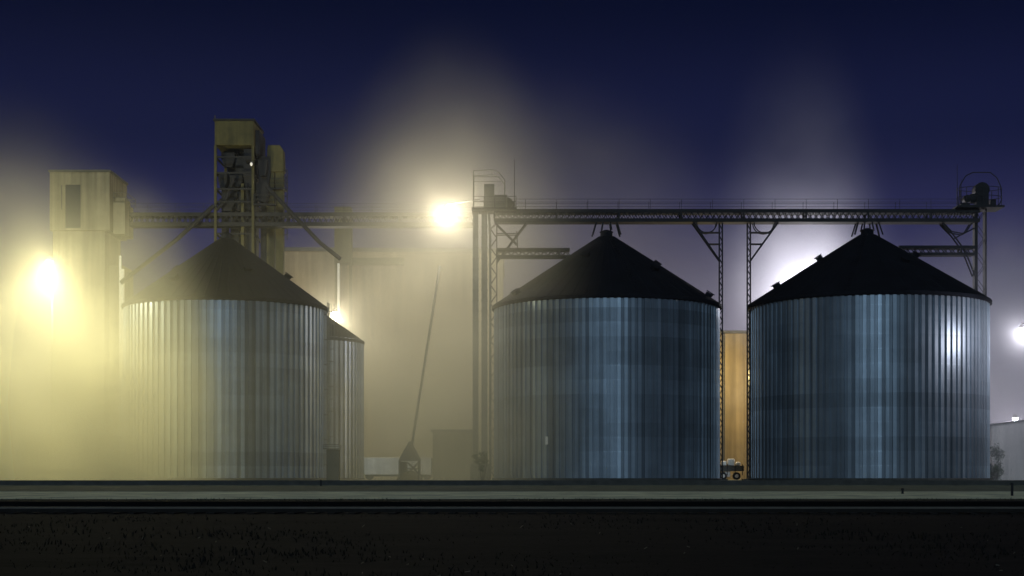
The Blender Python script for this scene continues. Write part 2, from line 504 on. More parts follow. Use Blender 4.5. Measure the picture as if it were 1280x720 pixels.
def mast(label, px, side, loopy=False, y=SY, reach=35):
    x = wx(px, y)
    t = thing('support_mast', label, 'support mast', (x, y, 1.45), 'lattice masts carrying the main gallery')
    z1 = ZB - 1.45
    bm = BM(); lattice(bm, 0, 0, 0, z1 - 0.01, 0.30, 0.55)
    build('lattice_post', bm, M['steel'], t)
    bm = BM(); box(bm, -0.6, 0.6, -0.6, 0.6, -0.2, 0.12)
    build('base_block', bm, M['kerb'], t)
    d = side * reach / F * y
    zl = wz(327, y) - 1.45
    bm = BM()
    for yy in (-0.4, 0.4):
        bar(bm, (side * 0.1, yy * 0.4, zl), (d, yy, z1), 0.15)
        for f in (0.45, 0.75):
            bar(bm, (side * 0.1, yy * 0.6, zl + (z1 - zl) * f), (d * f, yy * 0.8, zl + (z1 - zl) * f), 0.09)
        path(bm, arc(d * 0.52, z1, abs(d) * 0.36, 180, 360, yy), 0.06, 4)
    build('knee_brace', bm, M['steel'], t)
    return t


mast('thin lattice mast on the left of the yellow-lit gap between the two blue silos', 901, -1)
mast('thin lattice mast on the right of the yellow-lit gap, against the far right silo', 936, 1, reach=36)


# ------------------------------------------------------------------ bucket elevators
def hoop_rail(bm, x0, x1, y0, y1, z, h, w=0.05):
    for zz in (z + h * 0.5, z + h):
        for a, b_ in (((x0, y0), (x1, y0)), ((x1, y0), (x1, y1)), ((x1, y1), (x0, y1)), ((x0, y1), (x0, y0))):
            bar(bm, (*a, zz), (*b_, zz), w)
    nx = max(1, int(abs(x1 - x0) / 1.0))
    for i in range(nx + 1):
        for yy in (y0, y1):
            x = x0 + (x1 - x0) * i / nx; bar(bm, (x, yy, z), (x, yy, z + h), w)


# left leg, pale casings beside the lamp
ly = 147.0
t = thing('bucket_elevator', 'pale bucket elevator leg beside the bright high lamp, antenna on top', 'bucket elevator', (wx(604, ly), ly, 1.45), 'bucket elevators at the gallery ends')
ox, oz = wx(604, ly), 1.45
X = lambda p: wx(p, ly) - ox
Z = lambda p: wz(p, ly) - oz
for a, c in ((591, 598), (602, 609)):
    bm = BM(); box(bm, X(a), X(c), -0.35, 0.35, 0, Z(262))
    for k in range(2, 25):
        box(bm, X(a) - 0.05, X(c) + 0.05, -0.4, 0.4, k * 1.02, k * 1.02 + 0.07)
    build('leg_casing', bm, M['casing'], t)
bm = BM(); box(bm, X(588), X(613), -0.9, 0.9, 0, 1.6)
build('boot', bm, M['casing'], t, bevel=0.05)
bm = BM(); box(bm, X(605), X(618), -0.5, 0.5, Z(262) + 0.004, Z(231))
build('motor_housing', bm, M['grey'], t, bevel=0.06)
bm = BM(); box(bm, X(618.3), X(634), -0.7, 0.7, Z(262) + 0.01, Z(245))
lathe_b = bm
build('drive_box', bm, M['grey'], t, bevel=0.06)
bm = BM(); tube(bm, (X(634), -0.55, Z(255)), (X(634), 0.55, Z(255)), 0.55, n=16); tube(bm, (X(640), -0.4, Z(257)), (X(640), 0.4, Z(257)), 0.32, n=12)
build('drive_pulley', bm, M['steel'], t)
bm = BM(); box(bm, X(590), X(646), -1.3, 1.3, Z(265), Z(262))
build('platform', bm, M['steel'], t)
bm = BM(); hoop_rail(bm, X(592), X(645), -1.25, 1.25, Z(262), 1.05)
build('guard_rail', bm, M['steel'], t)
bm = BM()
for yy in (-1.2, 1.2):
    path(bm, [(X(592), yy, Z(262)), (X(592), yy, Z(216.5)), (X(616), yy, Z(215.5)), (X(624), yy, Z(219)), (X(631), yy, Z(228)), (X(631), yy, Z(262))], 0.05, 5)
    bar(bm, (X(592), yy, Z(224)), (X(626), yy, Z(224)), 0.05)
bar(bm, (X(592), -1.2, Z(216.5)), (X(592), 1.2, Z(216.5)), 0.07); bar(bm, (X(616), -1.2, Z(215.5)), (X(616), 1.2, Z(215.5)), 0.07)
build('hoist_frame', bm, M['grey'], t)
bm = BM(); tube(bm, (X(643), -1.2, Z(262)), (X(643), -1.2, Z(203)), 0.05, 0.025)
build('antenna', bm, M['steel'], t)
bm = BM(); lattice(bm, X(617), 0, 0, Z(279.5), 0.62, 0.9, 0.09, 0.05)
build('lattice_post', bm, M['steel'], t)
bm = BM()
for yy in (-0.5, 0.5):
    bar(bm, (X(621), yy * .5, Z(328)), (X(658), yy, Z(279.5)), 0.16)
    bar(bm, (X(621), yy, Z(281)), (X(646), yy, Z(306)), 0.1)
    bar(bm, (X(621), yy, Z(293)), (X(645), yy, Z(293)), 0.09)
    bar(bm, (X(646), yy, Z(290)), (X(647), yy, Z(312)), 0.09)
build('knee_brace', bm, M['steel'], t)
bm = BM(); path(bm, [(X(611), -0.5, Z(262)), (X(613), -0.9, Z(300)), (X(613), -0.9, 1.0)], 0.12, 8)
build('downspout', bm, M['casing'], t)

# right leg with hooped guard
t = thing('bucket_elevator', 'dark bucket elevator leg at the right end of the long gallery, with hooped guard rail', 'bucket elevator', (wx(1222, ly), ly, 1.45), 'bucket elevators at the gallery ends')
ox = wx(1222, ly)
for a, c in ((1217, 1221), (1230, 1232.2)):
    bm = BM(); box(bm, X(a), X(c), -0.32, 0.32, 0, Z(262))
    build('leg_casing', bm, M['steel'], t)
bm = BM(); lattice(bm, X(1225), 0, 0, Z(262), 0.9, 1.3, 0.07, 0.045)
build('lattice_post', bm, M['steel'], t)
bm = BM(); box(bm, X(1212), X(1236), -0.9, 0.9, 0, 1.6)
build('boot', bm, M['steel'], t, bevel=0.05)
bm = BM(); box(bm, X(1192), X(1250), -1.4, 1.4, Z(262) + 0.004, Z(259.5))
build('platform', bm, M['steel'], t)
bm = BM()
tube(bm, (X(1226), -0.55, Z(238)), (X(1226), 0.55, Z(238)), 0.72, n=14)
box(bm, X(1219), X(1234), -0.52, 0.52, Z(259.4), Z(240))
box(bm, X(1212), X(1219.5), -0.4, 0.4, Z(254), Z(243))
build('head_housing', bm, M['steel'], t, bevel=0.04)
bm = BM(); tube(bm, (X(1208), -0.4, Z(249)), (X(1208), 0.4, Z(249)), 0.36, n=12); build('drive_motor', bm, M['steel'], t)
bm = BM(); box(bm, X(1200), X(1211), -0.35, 0.35, Z(259.4), Z(254.5)); build('motor_bracket', bm, M['steel'], t)
bm = BM(); box(bm, X(1237), X(1244), -0.3, 0.3, Z(259.4), Z(250)); build('switch_box', bm, M['steel'], t)
bm = BM()
ctr = (X(1224), 0)
for zz in (Z(247), Z(236), Z(259)):
    pts = [(X(1224) + 2.15 * math.cos(2 * math.pi * i / 24), 1.4 * math.sin(2 * math.pi * i / 24), zz) for i in range(25)]
    path(bm, pts, 0.035, 4)
for i in range(0, 24, 3):
    a = 2 * math.pi * i / 24
    bar(bm, (X(1224) + 2.15 * math.cos(a), 1.4 * math.sin(a), Z(259)), (X(1224) + 2.15 * math.cos(a), 1.4 * math.sin(a), Z(236)), 0.05)
build('guard_rail', bm, M['steel'], t)
bm = BM()
path(bm, [(X(1198), 0, Z(259)), (X(1200), 0, Z(232)), (X(1207), 0, Z(220)), (X(1216), 0, Z(215.5)), (X(1238), 0, Z(215.5)), (X(1246), 0, Z(222)), (X(1251), 0, Z(233)), (X(1252), 0, Z(250)), (X(1247), 0, Z(259))], 0.05, 5)
build('hoist_frame', bm, M['steel'], t)
for px in (1193.5, 1198.5):
    bm = BM(); tube(bm, (X(px), -0.8, Z(260)), (X(px), -0.8, Z(208 if px < 1195 else 226)), 0.04, 0.02)
    build('antenna', bm, M['steel'], t)
bm = BM()
for yy in (-0.4, 0.4):
    path(bm, [(X(1217), yy, Z(345)), (X(1208), yy, Z(322)), (X(1199), yy, Z(306)), (X(1190), yy, Z(294)), (X(1180), yy, Z(284)), (X(1176), yy, Z(279.5))], 0.08, 6)
    path(bm, [(X(1178), yy, Z(279.5)), (X(1188), yy, Z(290)), (X(1203), yy, Z(293)), (X(1216), yy, Z(286))], 0.06, 6)
    path(bm, [(X(1193), yy, Z(298)), (X(1206), yy, Z(291)), (X(1213), yy, Z(280))], 0.06, 6)
build('knee_brace', bm, M['steel'], t)


# ------------------------------------------------------------------ concrete elevator house, far left
ey = 160.0
ex0, ex1 = wx(62, ey), wx(137, ey)
t = thing('elevator_house', 'tall pale concrete elevator house with a dark window above the yellow lamp', 'elevator house', (ex0, ey, 1.45))
W = ex1 - ex0; T = wz(215, ey) - 1.45
Xe = lambda p: wx(p, ey) - ex0
Ze = lambda p: wz(p, ey) - 1.45
bm = BM(); box(bm, 0, W, 0, 7.2, Ze(288), T)
build('head_house', bm, M['concrete'], t, bevel=0.04)
bm = BM(); box(bm, 0.25, W - 0.6, 0.3, 6.8, -0.3, Ze(288) - 0.004)
build('shaft', bm, M['concrete'], t)
bm = BM(); box(bm, -0.12, W + 0.12, -0.12, 7.32, T + 0.003, T + 0.22)
build('roof', bm, M['grey'], t)
bm = BM(); box(bm, Xe(82), Xe(101), -0.06, 0.3, Ze(285), Ze(231))
wn = build('window', bm, M['dark'], t)
bm = BM()
for a, c, d, e in ((80.5, 82, 285, 229.5), (101, 102.5, 285, 229.5), (82, 101, 231, 229.5)):
    box(bm, Xe(a), Xe(c), -0.1, 0.25, Ze(d), Ze(e))
build('frame', bm, M['concrete'], wn)
bm = BM(); tube(bm, (Xe(77.5), -0.12, Ze(262)), (Xe(77.5), -0.12, Ze(232)), 0.07)
build('conduit', bm, M['grey'], t)
bm = BM(); box(bm, W + 0.003, Xe(152), 1.4, 5.0, Ze(290), Ze(250)); box(bm, W + 0.003, Xe(150), 2.0, 4.4, Ze(249.8), Ze(243))
build('gallery_hood', bm, M['concrete'], t, bevel=0.03)
bm = BM(); hoop_rail(bm, W + 0.1, Xe(154), 1.2, 5.2, Ze(250), 1.0)
build('guard_rail', bm, M['grey'], t)
bm = BM(); box(bm, W - 0.3, Xe(150), 1.0, 5.6, -0.3, Ze(330)); 
build('annex', bm, M['concrete'], t)
bm = BM(); tube(bm, (Xe(151), 0.8, 0), (Xe(151), 0.8, Ze(335)), 0.18, n=10); tube(bm, (Xe(147.5), 0.9, 0), (Xe(147.5), 0.9, Ze(318)), 0.12, n=10)
build('downspout', bm, M['white'], t)

# ------------------------------------------------------------------ steel head tower behind the veiled silo
ty = 163.0
tx0 = wx(268, ty)
t = thing('head_tower', 'steel-framed head tower with an olive top house full of dark machinery', 'head tower', (tx0, ty, 1.45))
Xt = lambda p: wx(p, ty) - tx0
Zt = lambda p: wz(p, ty) - 1.45
D = 6.0
bm = BM(); box(bm, 0.02, Xt(317), 0.0, D, Zt(181), Zt(151))
th = build('top_house', bm, M['olive'], t, bevel=0.03)
bm = BM(); box(bm, -0.12, Xt(318.5), -0.12, D + 0.12, Zt(151) + 0.004, Zt(148.5))
build('roof', bm, M['steel'], th)
bm = BM(); box(bm, Xt(317) + 0.004, Xt(322), 1.0, 5.2, Zt(190), Zt(160))
build('side_bay', bm, M['steel'], th)
for px, yy in ((268, 0.1), (316, 0.1), (268, D - .1), (316, D - .1)):
    bm = BM(); bar(bm, (Xt(px) + (0.1 if px == 268 else 0), yy, 0), (Xt(px) + (0.1 if px == 268 else 0), yy, Zt(181.2)), 0.26)
    if px == 268 and yy < 1: tube(bm, (0.05, 0.1, Zt(148)), (0.05, 0.1, Zt(144)), 0.05)
    build('column', bm, M['olive'], t)
bm = BM()
for py in (196, 216, 236, 252, 292, 318):
    for yy in (0.1, D - 0.1):
        bar(bm, (0, yy, Zt(py)), (Xt(316), yy, Zt(py)), 0.18)
    for xx in (0.1, Xt(316)):
        bar(bm, (xx, 0.1, Zt(py)), (xx, D - .1, Zt(py)), 0.16)
for k, (a, c) in enumerate(((236, 196), (292, 252))):
    for yy in (D - 0.1,):
        bar(bm, (0, yy, Zt(a)), (Xt(316), yy, Zt(c)), 0.12); bar(bm, (0, yy, Zt(c)), (Xt(316), yy, Zt(a)), 0.12)
build('floor_beams', bm, M['steel'], t)
# leg casings and machinery inside the frame
for a, c, y0, top, mt in ((272, 280, 2.2, 224, 'steel'), (281, 286, 3.2, 208, 'steel'), (287, 293, 2.6, 184, 'steel'), (294, 313, 4.4, 184, 'steel'), (296, 303, 2.6, 184, 'steel'), (306, 312, 1.5, 205, 'steel'), (300, 303.5, 0.6, 228, 'olive'), (321, 327, 3.0, 190, 'steel'), (328.5, 332, 3.4, 214, 'steel')):
    bm = BM(); box(bm, Xt(a), Xt(c), y0, y0 + 0.9, 0, Zt(top))
    z = 2.0
    while z < Zt(top) - 0.2:
        box(bm, Xt(a) - 0.04, Xt(c) + 0.04, y0 - 0.04, y0 + 0.94, z, z + 0.06); z += 1.9
    build('leg_casing', bm, M[mt], t)
bm = BM()
for x0, x1, za, zb_, y0 in ((271, 284, 200, 184, 2.5), (270, 281, 232, 214, 1.2), (272, 290, 262, 246, 1.0), (318, 333, 250, 226, 1.0), (300, 316, 262, 236, 2.2), (286, 302, 258, 234, 2.4), (318, 334, 232, 190, 2.2), (278, 296, 226, 200, 3.0), (276, 290, 205, 186, 1.5), (290, 312, 214, 190, 2.0), (302, 315, 232, 203, 1.0), (284, 300, 230, 216, 1.4), (281, 293, 246, 238, 1.6), (320, 331, 216, 196, 1.4), (303, 314, 200, 184, 0.8)):
    a0, a1 = Xt(x0), Xt(x1)
    v = []
    for zz, s in ((Zt(za), 0.55), (Zt((za + zb_) / 2), 1.0), (Zt(zb_), 1.0)):
        m_ = (a0 + a1) / 2; hw = (a1 - a0) / 2 * s
        v.append([bm.verts.new(q) for q in ((m_ - hw, y0, zz), (m_ + hw, y0, zz), (m_ + hw, y0 + 1.6, zz), (m_ - hw, y0 + 1.6, zz))])
    for r0, r1 in zip(v, v[1:]):
        for i in range(4): bm.faces.new((r0[i], r0[(i + 1) % 4], r1[(i + 1) % 4], r1[i]))
    bm.faces.new(v[0][::-1]); bm.faces.new(v[-1])
build('distributor_hoppers', bm, M['steel'], t)
bm = BM(); box(bm, Xt(283), Xt(314), 3.3, 5.2, Zt(345), Zt(184)); build('dark_backing', bm, M['steel'], t)  # added dark block behind the machinery, fills the frame with darkness
bm = BM()
path(bm, [(Xt(290), 0.8, Zt(222)), (Xt(280), 0.5, Zt(250)), (Xt(270), 0.2, Zt(262))], 0.2, 8)
path(bm, [(Xt(302), 0.9, Zt(228)), (Xt(296), 0.6, Zt(262))], 0.18, 8)
path(bm, [(Xt(306), 0.9, Zt(228)), (Xt(311), 0.6, Zt(262))], 0.18, 8)
build('chutes', bm, M['steel'], t)
bm = BM(); path(bm, [(Xt(268), -0.4, Zt(258)), (Xt(226), -1.2, Zt(300)), (Xt(160), -3.0, Zt(358))], 0.24, 8)
build('spout', bm, M['steel'], t)
bm = BM(); path(bm, [(Xt(334), -0.4, Zt(234)), (Xt(366), -0.9, Zt(268)), (Xt(402), -1.5, Zt(306)), (Xt(428), -2, Zt(327))], 0.22, 8)
build('spout', bm, M['steel'], t)
bm = BM(); box(bm, Xt(318), Xt(346), -0.9, -0.2, Zt(258), Zt(256.5)); hoop_rail(bm, Xt(318), Xt(346), -0.85, -0.25, Zt(256.5), 1.0)
build('platform', bm, M['steel'], t)

# second, lower leg beside the tower
t = thing('bucket_elevator', 'olive-capped bucket elevator leg with caged ladder right behind the head tower', 'bucket elevator', (wx(346, 166), 166, 1.45), 'bucket elevators at the head tower')
ly = 166.0; ox = wx(346, ly)
bm = BM()
v = []
for py, a, c in ((216, 335, 356), (189, 335, 355), (183, 336, 351)):
    v.append([bm.verts.new(q) for q in ((X(a), -0.7, Z(py)), (X(c), -0.7, Z(py)), (X(c), 0.7, Z(py)), (X(a), 0.7, Z(py)))])
for r0, r1 in zip(v, v[1:]):
    for i in range(4): bm.faces.new((r0[i], r0[(i + 1) % 4], r1[(i + 1) % 4], r1[i]))
bm.faces.new(v[0][::-1]); bm.faces.new(v[-1])
build('head_housing', bm, M['olive'], t, bevel=0.05)
for a, c in ((334, 343.5), (345, 355)):
    bm = BM(); box(bm, X(a), X(c), -0.4, 0.4, 0, Z(212) - 0.004)
    build('leg_casing', bm, M['olive'], t)
bm = BM(); box(bm, X(336), X(358), -0.9, 0.9, Z(238), Z(236.5)); hoop_rail(bm, X(336), X(358), -0.85, 0.85, Z(236.5), 1.0)
build('platform', bm, M['steel'], t)
bm = BM()
for py in range(214, 300, 8):
    path(bm, [(X(354) + 0.5 * math.sin(math.pi * i / 8), -0.3 + 0.4 * math.cos(math.pi * i / 8), Z(py)) for i in range(9)], 0.035, 4)
for dy_ in (-0.3, 0.1): bar(bm, (X(354) + 0.45, dy_, Z(300)), (X(354) + 0.45, dy_, Z(212)), 0.04)
build('ladder_cage', bm, M['steel'], t)

# transfer tower under the hazy gallery
t = thing('transfer_tower', 'yellowish boxy transfer tower under the hazy gallery, standing against the tan storage building', 'transfer tower', (wx(420, 192), 192, 1.45))
ly = 192.0; ox = wx(420, ly)
bm = BM(); box(bm, X(419), X(440), -0.9, 0.9, Z(330), Z(260)); build('housing', bm, M['olive'], t, bevel=0.04)
for a in (420.5, 438.5):
    for yy in (-0.8, 0.8):
        bm = BM(); bar(bm, (X(a), yy, 0), (X(a), yy, Z(330) - 0.004), 0.22); build('column', bm, M['olive'], t)
bm = BM(); box(bm, X(440) + 0.004, X(505), -0.7, 0.7, Z(331), Z(323)); build('side_bridge', bm, M['olive'], t)
bm = BM(); tube(bm, (X(424.5), -1.2, Z(395)), (X(424.5), -1.2, Z(331)), 0.16, n=10); build('downspout', bm, M['white'], t)


# ------------------------------------------------------------------ buildings behind
def shed(name, label, cat, x0, x1, y0, y1, h0, h1, mat, ribs=0.0, group=None, roofmat='grey', parapet=0.25, z0=1.45):
    t = thing(name, label, cat, (x0, y0, z0), group)
    bm = BM()
    W = x1 - x0; D = y1 - y0
    v = [bm.verts.new(p) for p in ((0, 0, -0.3), (W, 0, -0.3), (W, D, -0.3), (0, D, -0.3), (0, 0, h0), (W, 0, h1), (W, D, h1), (0, D, h0))]
    for f in ((0, 3, 2, 1), (4, 5, 6, 7), (0, 1, 5, 4), (1, 2, 6, 5), (2, 3, 7, 6), (3, 0, 4, 7)):
        bm.faces.new([v[i] for i in f])
    if ribs:
        k = 0.15
        while k < W - 0.1:
            h = h0 + (h1 - h0) * k / W
            box(bm, k - 0.09, k + 0.09, -0.12, 0.002, -0.2, h - 0.05); k += ribs
    build('wall', bm, M[mat], t)
    bm = BM()
    v = [bm.verts.new(p) for p in ((-.2, -.25, h0 + .004), (W + .2, -.25, h1 + .004), (W + .2, D + .2, h1 + .004), (-.2, D + .2, h0 + .004),
                                   (-.2, -.25, h0 + parapet), (W + .2, -.25, h1 + parapet), (W + .2, D + .2, h1 + parapet), (-.2, D + .2, h0 + parapet))]
    for f in ((0, 3, 2, 1), (4, 5, 6, 7), (0, 1, 5, 4), (1, 2, 6, 5), (2, 3, 7, 6), (3, 0, 4, 7)):
        bm.faces.new([v[i] for i in f])
    build('roof', bm, M[roofmat], t)
    return t


ay = 200.0
st = shed('storage_building', 'huge flat-roofed tan storage building filling the dusty gap behind the leaning auger', 'building', wx(352, ay), wx(628, ay), ay, ay + 25, wz(314, ay) - 1.45, wz(316, ay) - 1.45, 'tan', 5.5, parapet=0.5)
wy = 177.0
wt = shed('warehouse', 'yellow-lit flat-roofed warehouse seen in the gap between the two blue silos', 'building', wx(866, wy), wx(946, wy), wy, wy + 20, wz(417, wy) - 1.45, wz(417, wy) - 1.45, 'tan', 6.0, parapet=0.35)
bm = BM(); tube(bm, (wx(903.5, wy) - wx(866, wy), -0.5, 0), (wx(903.5, wy) - wx(866, wy), -0.5, wz(417, wy) - 1.6), 0.12, n=8)
build('downpipe', bm, M['grey'], wt)
by = 150.0
bt = shed('metal_shed', 'pale low metal shed at the right edge beside the white-flanked silo', 'shed', wx(1239, by), wx(1400, by), by, by + 18, wz(532, by) - 1.45, wz(512, by) - 1.45, 'pale', 3.2, parapet=0.12)
bm = BM(); box(bm, 0.9, 2.1, -0.06, 0.1, 0, 2.1); 
dd = build('door', bm, M['pale'], bt)
bm = BM(); tube(bm, (1.95, -0.12, 1.0), (1.95, -0.05, 1.0), 0.05)
build('handle', bm, M['steel'], dd)
shed('low_shed', 'long low concrete shed half dissolved in the yellow dust under the lamp', 'shed', wx(28, 140), wx(122, 140), 140, 148, wz(546, 140) - 1.45, wz(546, 140) - 1.45, 'concrete', 3.0)
shed('site_hut', 'dim boxy hut in tan dust between the white trailer and the pale bucket elevator', 'hut', wx(541, 156), wx(590, 156), 156, 160, wz(540, 156) - 1.45, wz(540, 156) - 1.45, 'concrete', 0.0)

# ------------------------------------------------------------------ loading hopper with leaning auger
hy = 150.0
hx = wx(512, hy)
t = thing('loading_hopper', 'dusty loading hopper with pyramid lid and a long auger leaning up to the right', 'grain hopper', (hx, hy, 1.45))
ly = hy; ox = hx
bm = BM()
v = []
for py, hw in ((576, 1.08), (552, 0.12)):
    v.append([bm.verts.new((X(512.5) + a * hw, b_ * hw, Z(py))) for a, b_ in ((-1, -1), (1, -1), (1, 1), (-1, 1))])
for i in range(4): bm.faces.new((v[0][i], v[0][(i + 1) % 4], v[1][(i + 1) % 4], v[1][i]))
bm.faces.new(v[0][::-1]); bm.faces.new(v[1])
build('lid', bm, M['grey'], t)
for a in (-0.95, 0.95):
    for b_ in (-0.95, 0.95):
        bm = BM(); bar(bm, (a, b_, 0), (a, b_, Z(576)), 0.14); build('leg', bm, M['grey'], t)
for yy in (-0.95, 0.95):
    bm = BM(); bar(bm, (-0.2, yy, Z(592)), (0.9, yy, Z(578)), 0.08); bar(bm, (0.9, yy, Z(592)), (-0.2, yy, Z(578)), 0.08)
    bar(bm, (-0.95, yy, Z(586)), (0.95, yy, Z(586)), 0.08)
    build('cross_brace', bm, M['grey'], t)
bm = BM(); box(bm, -0.9, -0.25, -0.6, 0.6, 0.5, Z(577)); build('gearbox', bm, M['grey'], t, bevel=0.05)
bm = BM(); lathe(bm, [(1.35, -0.1), (1.15, 0.35), (0.75, 0.75), (0.3, 0.95)], 18); build('grain_pile', bm, M['grain'], t, smooth=True)
bm = BM(); tube(bm, (X(515), 0, Z(555)), (X(549), 1.5, Z(330)), 0.13, n=10); build('auger_tube', bm, M['grey'], t)

# white trailer behind the hopper
t = thing('trailer', 'dirty white box trailer behind the loading hopper', 'trailer', (wx(455, 156), 156, 1.45))
ly = 156.0; ox = wx(455, 156)
bm = BM(); box(bm, 0, X(539), 0, 2.4, 0.55, Z(572)); build('body', bm, M['white'], t, bevel=0.04)
bm = BM(); box(bm, 0.1, X(538), 0.2, 2.2, 0.38, 0.545); build('chassis', bm, M['grey'], t)
for px in (462, 524, 534):
    bm = BM(); tube(bm, (X(px), 0.1, 0.4), (X(px), 0.4, 0.4), 0.4, n=16)
    w_ = build('wheel', bm, M['rubber'], t)
    bm = BM(); tube(bm, (X(px), 0.06, 0.4), (X(px), 0.095, 0.4), 0.2, n=12); build('rim', bm, M['grey'], w_)
bm = BM()
for k in range(8):
    box(bm, 0.1 + k * 0.88, 0.17 + k * 0.88, -0.03, -0.002, 0.6, Z(573)); 
build('side_posts', bm, M['white'], t)

# dark flat wagon in the gap between the silos
t = thing('flatbed_wagon', 'dark flatbed wagon with crated load in the yellow-lit gap between the silos', 'wagon', (wx(884, 164), 164, 1.45))
ly = 164.0; ox = wx(884, ly)
bm = BM(); box(bm, 0, X(930), 0, 2.3, 0.95, Z(582)); build('deck', bm, M['grey'], t)
for px in (890, 904, 921):
    bm = BM(); tube(bm, (X(px), 0.05, 0.42), (X(px), 0.35, 0.42), 0.42, n=16)
    w_ = build('wheel', bm, M['rubber'], t)
    bm = BM(); tube(bm, (X(px), 0.01, 0.42), (X(px), 0.045, 0.42), 0.2, n=12); build('rim', bm, M['pale'], w_)
bm = BM(); box(bm, X(907), X(913), 0.2, 0.9, 0.35, 0.94); build('tool_box', bm, M['pale'], t)
bm = BM()
for px in (886, 897, 909, 919, 928): box(bm, X(px) - .04, X(px) + .04, -0.05, -0.002, 0.5, 1.7)
build('stakes', bm, M['steel'], t)
for i, (px, w_, h_) in enumerate(((906, .5, .5), (915, .7, .75), (924, .45, .4))):
    bm = BM(); box(bm, -w_ / 2, w_ / 2, 0.4, 1.4, 0, h_)
    o = build('sack', bm, M['white'], None, bevel=0.12)
    o.location = (wx(px, 164), 164, wz(582, 164) + 0.001)
    tag(o, ('small pale sack at the left on the dark flatbed wagon', 'biggest pale sack in the middle of the dark flatbed wagon', 'smallest pale sack at the right on the dark flatbed wagon')[i], 'sack', 'sacks on the flatbed wagon')

# switch cabinet with a railed top beside the veiled silo
t = thing('switch_cabinet', 'dark switch cabinet with a small railed platform at the foot of the veiled silo', 'cabinet', (wx(415, 138), 138, 1.45))
ly = 138.0; ox = wx(415, ly)
bm = BM(); box(bm, X(408), X(424), 0, 0.9, 0, Z(562)); cb_ = build('body', bm, M['grey'], t, bevel=0.03)
bm = BM(); box(bm, X(410), X(422), -0.04, -0.002, 0.25, Z(565)); dd = build('door', bm, M['grey'], t)
bm = BM(); box(bm, X(420), X(421), -0.09, -0.042, 1.2, 1.45); build('handle', bm, M['steel'], dd)
bm = BM(); box(bm, X(404), X(425), -0.3, 1.1, Z(561.5), Z(560)); build('platform', bm, M['casing'], t)
bm = BM(); hoop_rail(bm, X(404.5), X(424.5), -0.28, 1.08, Z(560), 0.32, 0.04); build('guard_rail', bm, M['casing'], t)

# marker posts on the verge
for px, yy, h, lab in ((1265, 62, 0.5, 'short dark marker post on the verge under the right metal shed'), (1128, 66, 0.22, 'stub of a dark marker post on the verge in front of the white-flanked silo'),
                       (401, 93, 0.32, 'small dark marker post by the kerb in front of the veiled silo')):
    t = thing('marker_post', lab, 'marker post', (wx(px, yy), yy, ground_z(yy)), 'marker posts on the verge')
    bm = BM(); tube(bm, (0, 0, -0.2), (0.01, 0, h), 0.055, 0.05, n=8); build('post', bm, M['steel'], t)
    bm = BM(); lathe(bm, [(0.07, h - 0.03), (0.07, h + 0.02), (0.03, h + 0.05)], 8); build('cap', bm, M['steel'], t)


# ------------------------------------------------------------------ shrubs
def shrub(label, x, y, w, h, n, seed):
    rnd = random.Random(seed)
    t = thing('shrub', label, 'shrub', (x, y, 1.45), 'shrubs by the yard buildings')
    bm = BM()
    for k in range(7):
        a = rnd.uniform(0, 6.28)
        tube(bm, (0.1 * math.cos(a), 0.1 * math.sin(a), -0.1), (w * 0.35 * math.cos(a), w * 0.35 * math.sin(a), h * rnd.uniform(.5, .9)), 0.03, 0.012, 5)
    build('stems', bm, M['bark'], t)
    bm = BM()
    cl = [(rnd.gauss(0, w * .24), rnd.gauss(0, w * .24), h * rnd.uniform(.12, .95), rnd.uniform(.12, .3) * w) for _ in range(12)]
    for k in range(n):
        c = rnd.choice(cl)
        p = Vector((c[0] + rnd.gauss(0, c[3] * .6), c[1] + rnd.gauss(0, c[3] * .6), max(0.05, c[2] + rnd.gauss(0, c[3] * .6))))
        a = Vector((rnd.uniform(-1, 1), rnd.uniform(-1, 1), rnd.uniform(-1, 1))).normalized()
        b_ = a.orthogonal().normalized(); s = rnd.uniform(.05, .11)
        bm.faces.new([bm.verts.new(p + q) for q in (a * s * 1.6, b_ * s * .6, -a * s * 1.6, -b_ * s * .6)])
    build('foliage', bm, M['leaf'], t)


shrub('ragged dark shrub growing between the far right silo and the metal shed', wx(1236.5, 149.2), 147, 1.5, 3.2, 900, 1)
shrub('low dark shrub at the foot of the metal shed wall', wx(1243, 146), 146, 1.2, 1.2, 400, 2)
shrub('pale leggy shrub in the dust at the foot of the pale bucket elevator', wx(603, 140), 140, 1.3, 2.6, 380, 3)


# ------------------------------------------------------------------ grass
def blades(name, mat, n, xr, yr, h, seed, wmul=1.0):
    rnd = random.Random(seed)
    bm = BM()
    for k in range(n):
        y = yr[0] + (yr[1] - yr[0]) * rnd.random() ** 1.4
        x = rnd.uniform(-1, 1) * min(xr, 0.40 * y + 2)
        if math.sin(x * 0.9 + 1.3 * math.sin(y * 0.5)) + math.sin(y * 1.1 + x * .4) < rnd.uniform(-1.6, 1.2): continue
        z = ground_z(y) - 0.05
        hh = h * rnd.uniform(.35, 1.25); a = rnd.uniform(0, 6.28); w = (0.008 + 0.0003 * y) * wmul
        d = Vector((math.cos(a), math.sin(a), 0)); ln = Vector((rnd.gauss(0, .35), rnd.gauss(0, .35), 0)) * hh
        p = Vector((x, y, z))
        v = [bm.verts.new(q) for q in (p - d * w, p + d * w, p + ln * .4 + Vector((0, 0, hh * .6)) + d * w * .7, p + ln + Vector((0, 0, hh)), p + ln * .4 + Vector((0, 0, hh * .6)) - d * w * .7)]
        bm.faces.new(v)
    tag(build(name, bm, M[mat]), 'low tufts of grass' if mat == 'verge' else 'sparse dark grass stubble covering the foreground field', 'grass', kind='stuff')


blades('field_grass', 'stubble', 16000, 30, (15, 48), 0.11, 5)
blades('verge_grass', 'verge', 3500, 45, (55.6, 57.6), 0.10, 6)


